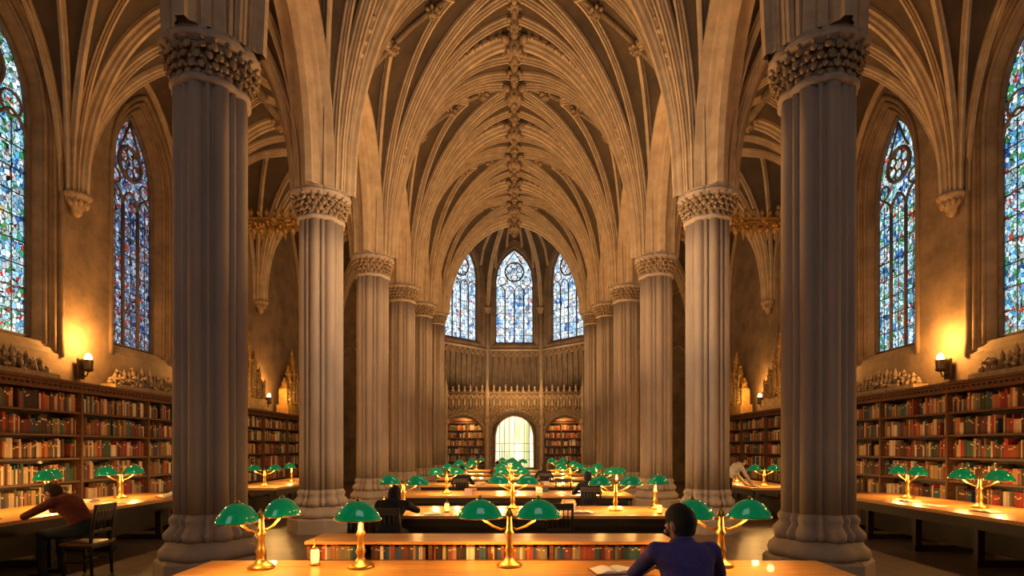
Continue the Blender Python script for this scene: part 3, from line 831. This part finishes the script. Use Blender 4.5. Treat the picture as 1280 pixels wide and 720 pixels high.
def person(name,loc,rz,J,shirt,pants,skin,hair,shoe,R_head,vox=.013,long_=False,hands=None,scale=1):
    V=Vector; body=MB(); segs=[]
    X=V((1,0,0))
    def cap(a,b,ra,rb,m): 
        body.capsule(V(a),V(b),ra,rb,M_skin,12); segs.append((V(a),V(b),ra,rb,m))
    pel=V(J['pelvis']);ch=V(J['chest']);nk=V(J['neck'])
    ax=(nk-pel)
    ringdat=[(-.10,.10,.08),(-.06,.165,.115),(.0,.172,.125),(.25,.150,.105),(.45,.148,.108),(.65,.172,.120),(.80,.185,.115),(.90,.165,.095),(.97,.10,.075),(1.02,.06,.06)]
    def cur(t):
        if t<0: return pel+ax*t
        return pel*(1-t)**2+ (ch*2-(pel+nk)*.5)*2*t*(1-t)+nk*t*t if t<=1 else nk+(nk-ch).normalized()*(t-1)
    n=20;vs=[]
    for (t,rx,ry) in ringdat:
        c=cur(t); tg=(cur(t+.02)-cur(t-.02)).normalized(); f=tg.cross(X)*-1; f=f.normalized()
        for k in range(n):
            a=2*pi*k/n; vs.append(c+X*rx*math.cos(a)+f*ry*math.sin(a))
    fs=[]
    for i in range(len(ringdat)-1):
        for k in range(n): fs.append((i*n+k,i*n+(k+1)%n,(i+1)*n+(k+1)%n,(i+1)*n+k))
    fs.append(tuple(reversed(range(n))));fs.append(tuple((len(ringdat)-1)*n+k for k in range(n)))
    body.add(vs,fs,M_skin,True)
    segs.append((pel+ax*.12,cur(.95),.14,.12,shirt)); segs.append((pel-ax*.08,pel+ax*.04,.15,.15,pants))
    hd=V(J['head']); cap(nk-(nk-ch).normalized()*.02,hd+R_head@V((0,-.02,-.05)),.056,.050,skin)
    for s,k in ((-1,'L'),(1,'R')):
        sh=cur(.86)+X*s*.165; el=V(J['elbow'+k]);wr=V(J['wrist'+k])
        cap(cur(.8)+X*s*.08,sh,.075,.062,shirt)
        cap(sh,el,.058,.043,shirt); cap(el,el.lerp(wr,.9),.043,.030,shirt); cap(el.lerp(wr,.9),wr,.026,.024,skin)
        hp=pel+X*s*.09; kn=V(J['knee'+k]);an=V(J['ankle'+k])
        cap(hp,kn,.088,.058,pants); cap(kn,an,.057,.040,pants)
        ft=an+V((0,.15,-an.z+.035)); cap(V((an.x,an.y-.04,.045)),ft,.042,.034,shoe)
    me=body.build('tmp',mesh_only=True)
    tmp=bpy.data.objects.new('tmp',me); scene.collection.objects.link(tmp)
    m=tmp.modifiers.new('r','REMESH'); m.mode='VOXEL'; m.voxel_size=vox; m.use_smooth_shade=True
    m2=tmp.modifiers.new('s','SMOOTH'); m2.iterations=6; m2.factor=.5
    dg=bpy.context.evaluated_depsgraph_get(); ev=tmp.evaluated_get(dg)
    em=ev.to_mesh(); V2=[v.co.copy() for v in em.vertices]; F2=[(tuple(p.vertices),p.center.copy()) for p in em.polygons]
    ev.to_mesh_clear(); bpy.data.objects.remove(tmp)
    out=MB(); groups={}
    for f,c in F2:
        best=None;bd=1e9
        for (a,b,ra,rb,mm) in segs:
            d=b-a; t=max(0,min(1,(c-a).dot(d)/d.length_squared)); q=(c-(a+d*t)).length-(ra+(rb-ra)*t)
            if q<bd: bd=q;best=mm
        groups.setdefault(best,[]).append(f)
    for i in range(len(V2)):
        p=V2[i]; g=math.sin(p.z*55+p.x*22+p.y*18)*.0025+math.sin(p.x*40-p.z*28)*.002
        V2[i]=p+V((g,g,0))
    out.v=[tuple(v) for v in V2]
    for mm,fl in groups.items():
        i=out.mi(mm)
        for f in fl: out.f.append(f);out.m.append(i);out.s.append(True);out.c.append(None)
    head(out,hd,R_head,skin,hair,long_)
    cdir=(nk-ch).normalized(); cc=nk+cdir*.015
    out.tube([cc+X*.066*math.cos(2*pi*j/16)+cdir.cross(X)*.066*math.sin(2*pi*j/16) for j in range(16)],.012,6,shirt,closed=True)
    for s,k in ((-1,'L'),(1,'R')):
        wr=V(J['wrist'+k]);el=V(J['elbow'+k])
        dd,up=(hands or {}).get(k,((wr-el),V((0,0,1))))
        hand(out,wr,dd,up,skin,s,.5)
    o=out.build(name); o.location=loc; o.rotation_euler=(0,0,rz); o.scale=(scale,)*3
    return o
def Rh(pitch=0,yaw=0,roll=0): return Euler((pitch,roll,yaw),'XYZ').to_matrix()
def seatedJ(lean,neckz,heady,headz,arms='table',reach=.42):
    L=.47
    J=dict(pelvis=(0,0,.56),chest=(0,math.sin(lean)*.27-.02,.56+math.cos(lean)*.29),neck=(0,math.sin(lean)*L,.56+math.cos(lean)*L))
    J['head']=(0,J['neck'][1]+heady,J['neck'][2]+headz)
    for s,k in ((-1,'L'),(1,'R')):
        J['elbow'+k]=(s*.27,reach-.10,.80); J['wrist'+k]=(s*.12,reach+.10,.795)
        J['knee'+k]=(s*.13,.42,.52); J['ankle'+k]=(s*.14,.40,.10)
    return J
blue=fabric('indigo_shirt',(.075,.05,.20)); jeans=fabric('dark_trousers',(.02,.022,.03)); black=fabric('black_jumper',(.010,.010,.012))
red=fabric('maroon_jumper',(.18,.04,.022)); white=fabric('cream_shirt',(.70,.66,.58)); shoe=plain('black_shoes',(.01,.01,.01),.3)
J=seatedJ(.34,0,.035,.115,reach=.38)
person('reader_person',(1.12,3.56,-.045),0,J,blue,jeans,M_skin,M_hair,shoe,Rh(-.25,.6),.011,scale=1.1)
mb=MB()
mb.box((0,0,.43),(1.3,.34,.05),M_dwood)
for x in (-.5,.5): mb.box((x,0,.2),(.06,.30,.41),M_dwood)
mb.box((0,0,.2),(1.0,.04,.08),M_dwood)
o=mb.build('wooden_bench'); o.location=(1.1,3.56,0)
J=seatedJ(.70,0,.09,.06,reach=.56)
J['wristR']=(.10,.46,.99); J['elbowR']=(.22,.58,.76); J['elbowL']=(-.26,.50,.74); J['wristL']=(-.06,.66,.73)
person('reader_person',(-5.72,7.5,-.04),pi/2,J,red,jeans,M_skinl,M_hairb,shoe,Rh(-.7,0),.013,hands={'R':((-.15,-.12,.9),(.9,.2,.1))},scale=1.16); chair(-5.72,7.5,pi/2)
J=seatedJ(.65,0,.08,.08,reach=.60)
person('reader_person',(-1.62,7.2,0),0,J,black,jeans,M_skinl,M_hair,shoe,Rh(-.6,.2),.015,True,scale=1.05); chair(-1.62,7.2,0)
J=dict(pelvis=(0,0,.92),chest=(0,.16,1.15),neck=(0,.31,1.30),head=(0,.38,1.40))
for s,k in ((-1,'L'),(1,'R')):
    J['elbow'+k]=(s*.26,.38,1.02); J['wrist'+k]=(s*.20,.55,.80); J['knee'+k]=(s*.10,.03,.50); J['ankle'+k]=(s*.11,-.03,.09)
person('standing_person',(5.1,13.45,0),-pi/2,J,white,jeans,M_skinl,M_hairb,shoe,Rh(-.5,.3),.016,hands={'L':((0,1,-.1),(0,0,1)),'R':((0,1,-.1),(0,0,1))})
for (x,y,lean,sh,h) in ((1.45,10.85,.3,black,M_hair),(-1.3,13.8,.15,black,M_hair),(.9,16.8,.35,jeans,M_hairb),(-.6,19.8,.3,red,M_hair)):
    J=seatedJ(lean,0,.05,.11,reach=.45)
    person('reader_person',(x,y,0),0,J,sh,jeans,M_skinl,h,shoe,Rh(-.3,0),.02); chair(x,y,0)
J=seatedJ(.6,0,.08,.09,reach=.6)
person('reader_person',(-6.0,10.7,0),pi/2,J,white,jeans,M_skinl,M_hairb,shoe,Rh(-.5,0),.018); chair(-6.0,10.7,pi/2)
for y,xs in ((7.75,(.6,)),(13.95,(1.2,))):
    for x in xs: chair(x,y,0)

# ---------------------------------------------------------------- lights
def area(name,loc,rot,sx,sy,e,c):
    l=bpy.data.lights.new(name,'AREA'); l.shape='RECTANGLE'; l.size=sx;l.size_y=sy;l.energy=e;l.color=c
    o=bpy.data.objects.new(name,l); scene.collection.objects.link(o); o.location=loc;o.rotation_euler=rot
    return o
UP=(pi,0,0)
for y in (9.5,13.7,17.9,22.1,26.3):
    area('nave_vault_fill',(0,y,3.4),UP,1.6,1.4,270,(1,.63,.29))  # added fill without a fixture, lights the nave vault from below
for sg in (-1,1):
    for y in (9.5,13.7):
        area('aisle_vault_fill',(sg*6.9,y,3.3),UP,1.5,2,50,(1,.55,.22))  # added upward fill for the aisle vaults, no lamp stands here
area('apse_vault_fill',(0,31.2,5.2),(pi*.97,0,0),4,2,150,(1,.72,.45))  # added fill under the apse vault, not a fitting
area('arcade_fill',(0,8.4,5.0),(math.radians(86),0,0),3,2.5,330,(1,.76,.50))  # added forward fill warming the column fronts, source unseen
area('screen_fill',(0,25.2,3.6),(math.radians(88),0,0),4,.6,60,(1,.66,.32))  # added fill brightening the gallery screen, no real lamp
area('rear_fill',(0,-2.6,7.5),(math.radians(78),0,0),5,6,120,(.95,.90,.92))  # neutral fill added behind the camera, not daylight from a window
for sg in (-1,1):
    l=bpy.data.lights.new('gallery_light','POINT'); l.energy=90;l.color=(1,.55,.2);l.shadow_soft_size=.2
    o=bpy.data.objects.new('gallery_light',l); scene.collection.objects.link(o); o.location=(sg*2.6,29.85,3.4)
w=bpy.data.worlds.new('World'); scene.world=w; w.use_nodes=True
w.node_tree.nodes['Background'].inputs['Color'].default_value=(.5,.6,.8,1); w.node_tree.nodes['Background'].inputs['Strength'].default_value=.1
scene.view_settings.view_transform='Standard'
scene.view_settings.gamma=.90

# ---------------------------------------------------------------- camera
cam=bpy.data.cameras.new('camera'); co=bpy.data.objects.new('camera',cam); scene.collection.objects.link(co)
co.location=(0,0,EYE); co.rotation_euler=(pi/2,0,0)
cam.sensor_width=36; cam.lens=700/1280*36; cam.shift_y=200/1280; cam.shift_x=-.0023; cam.clip_start=.05
scene.camera=co
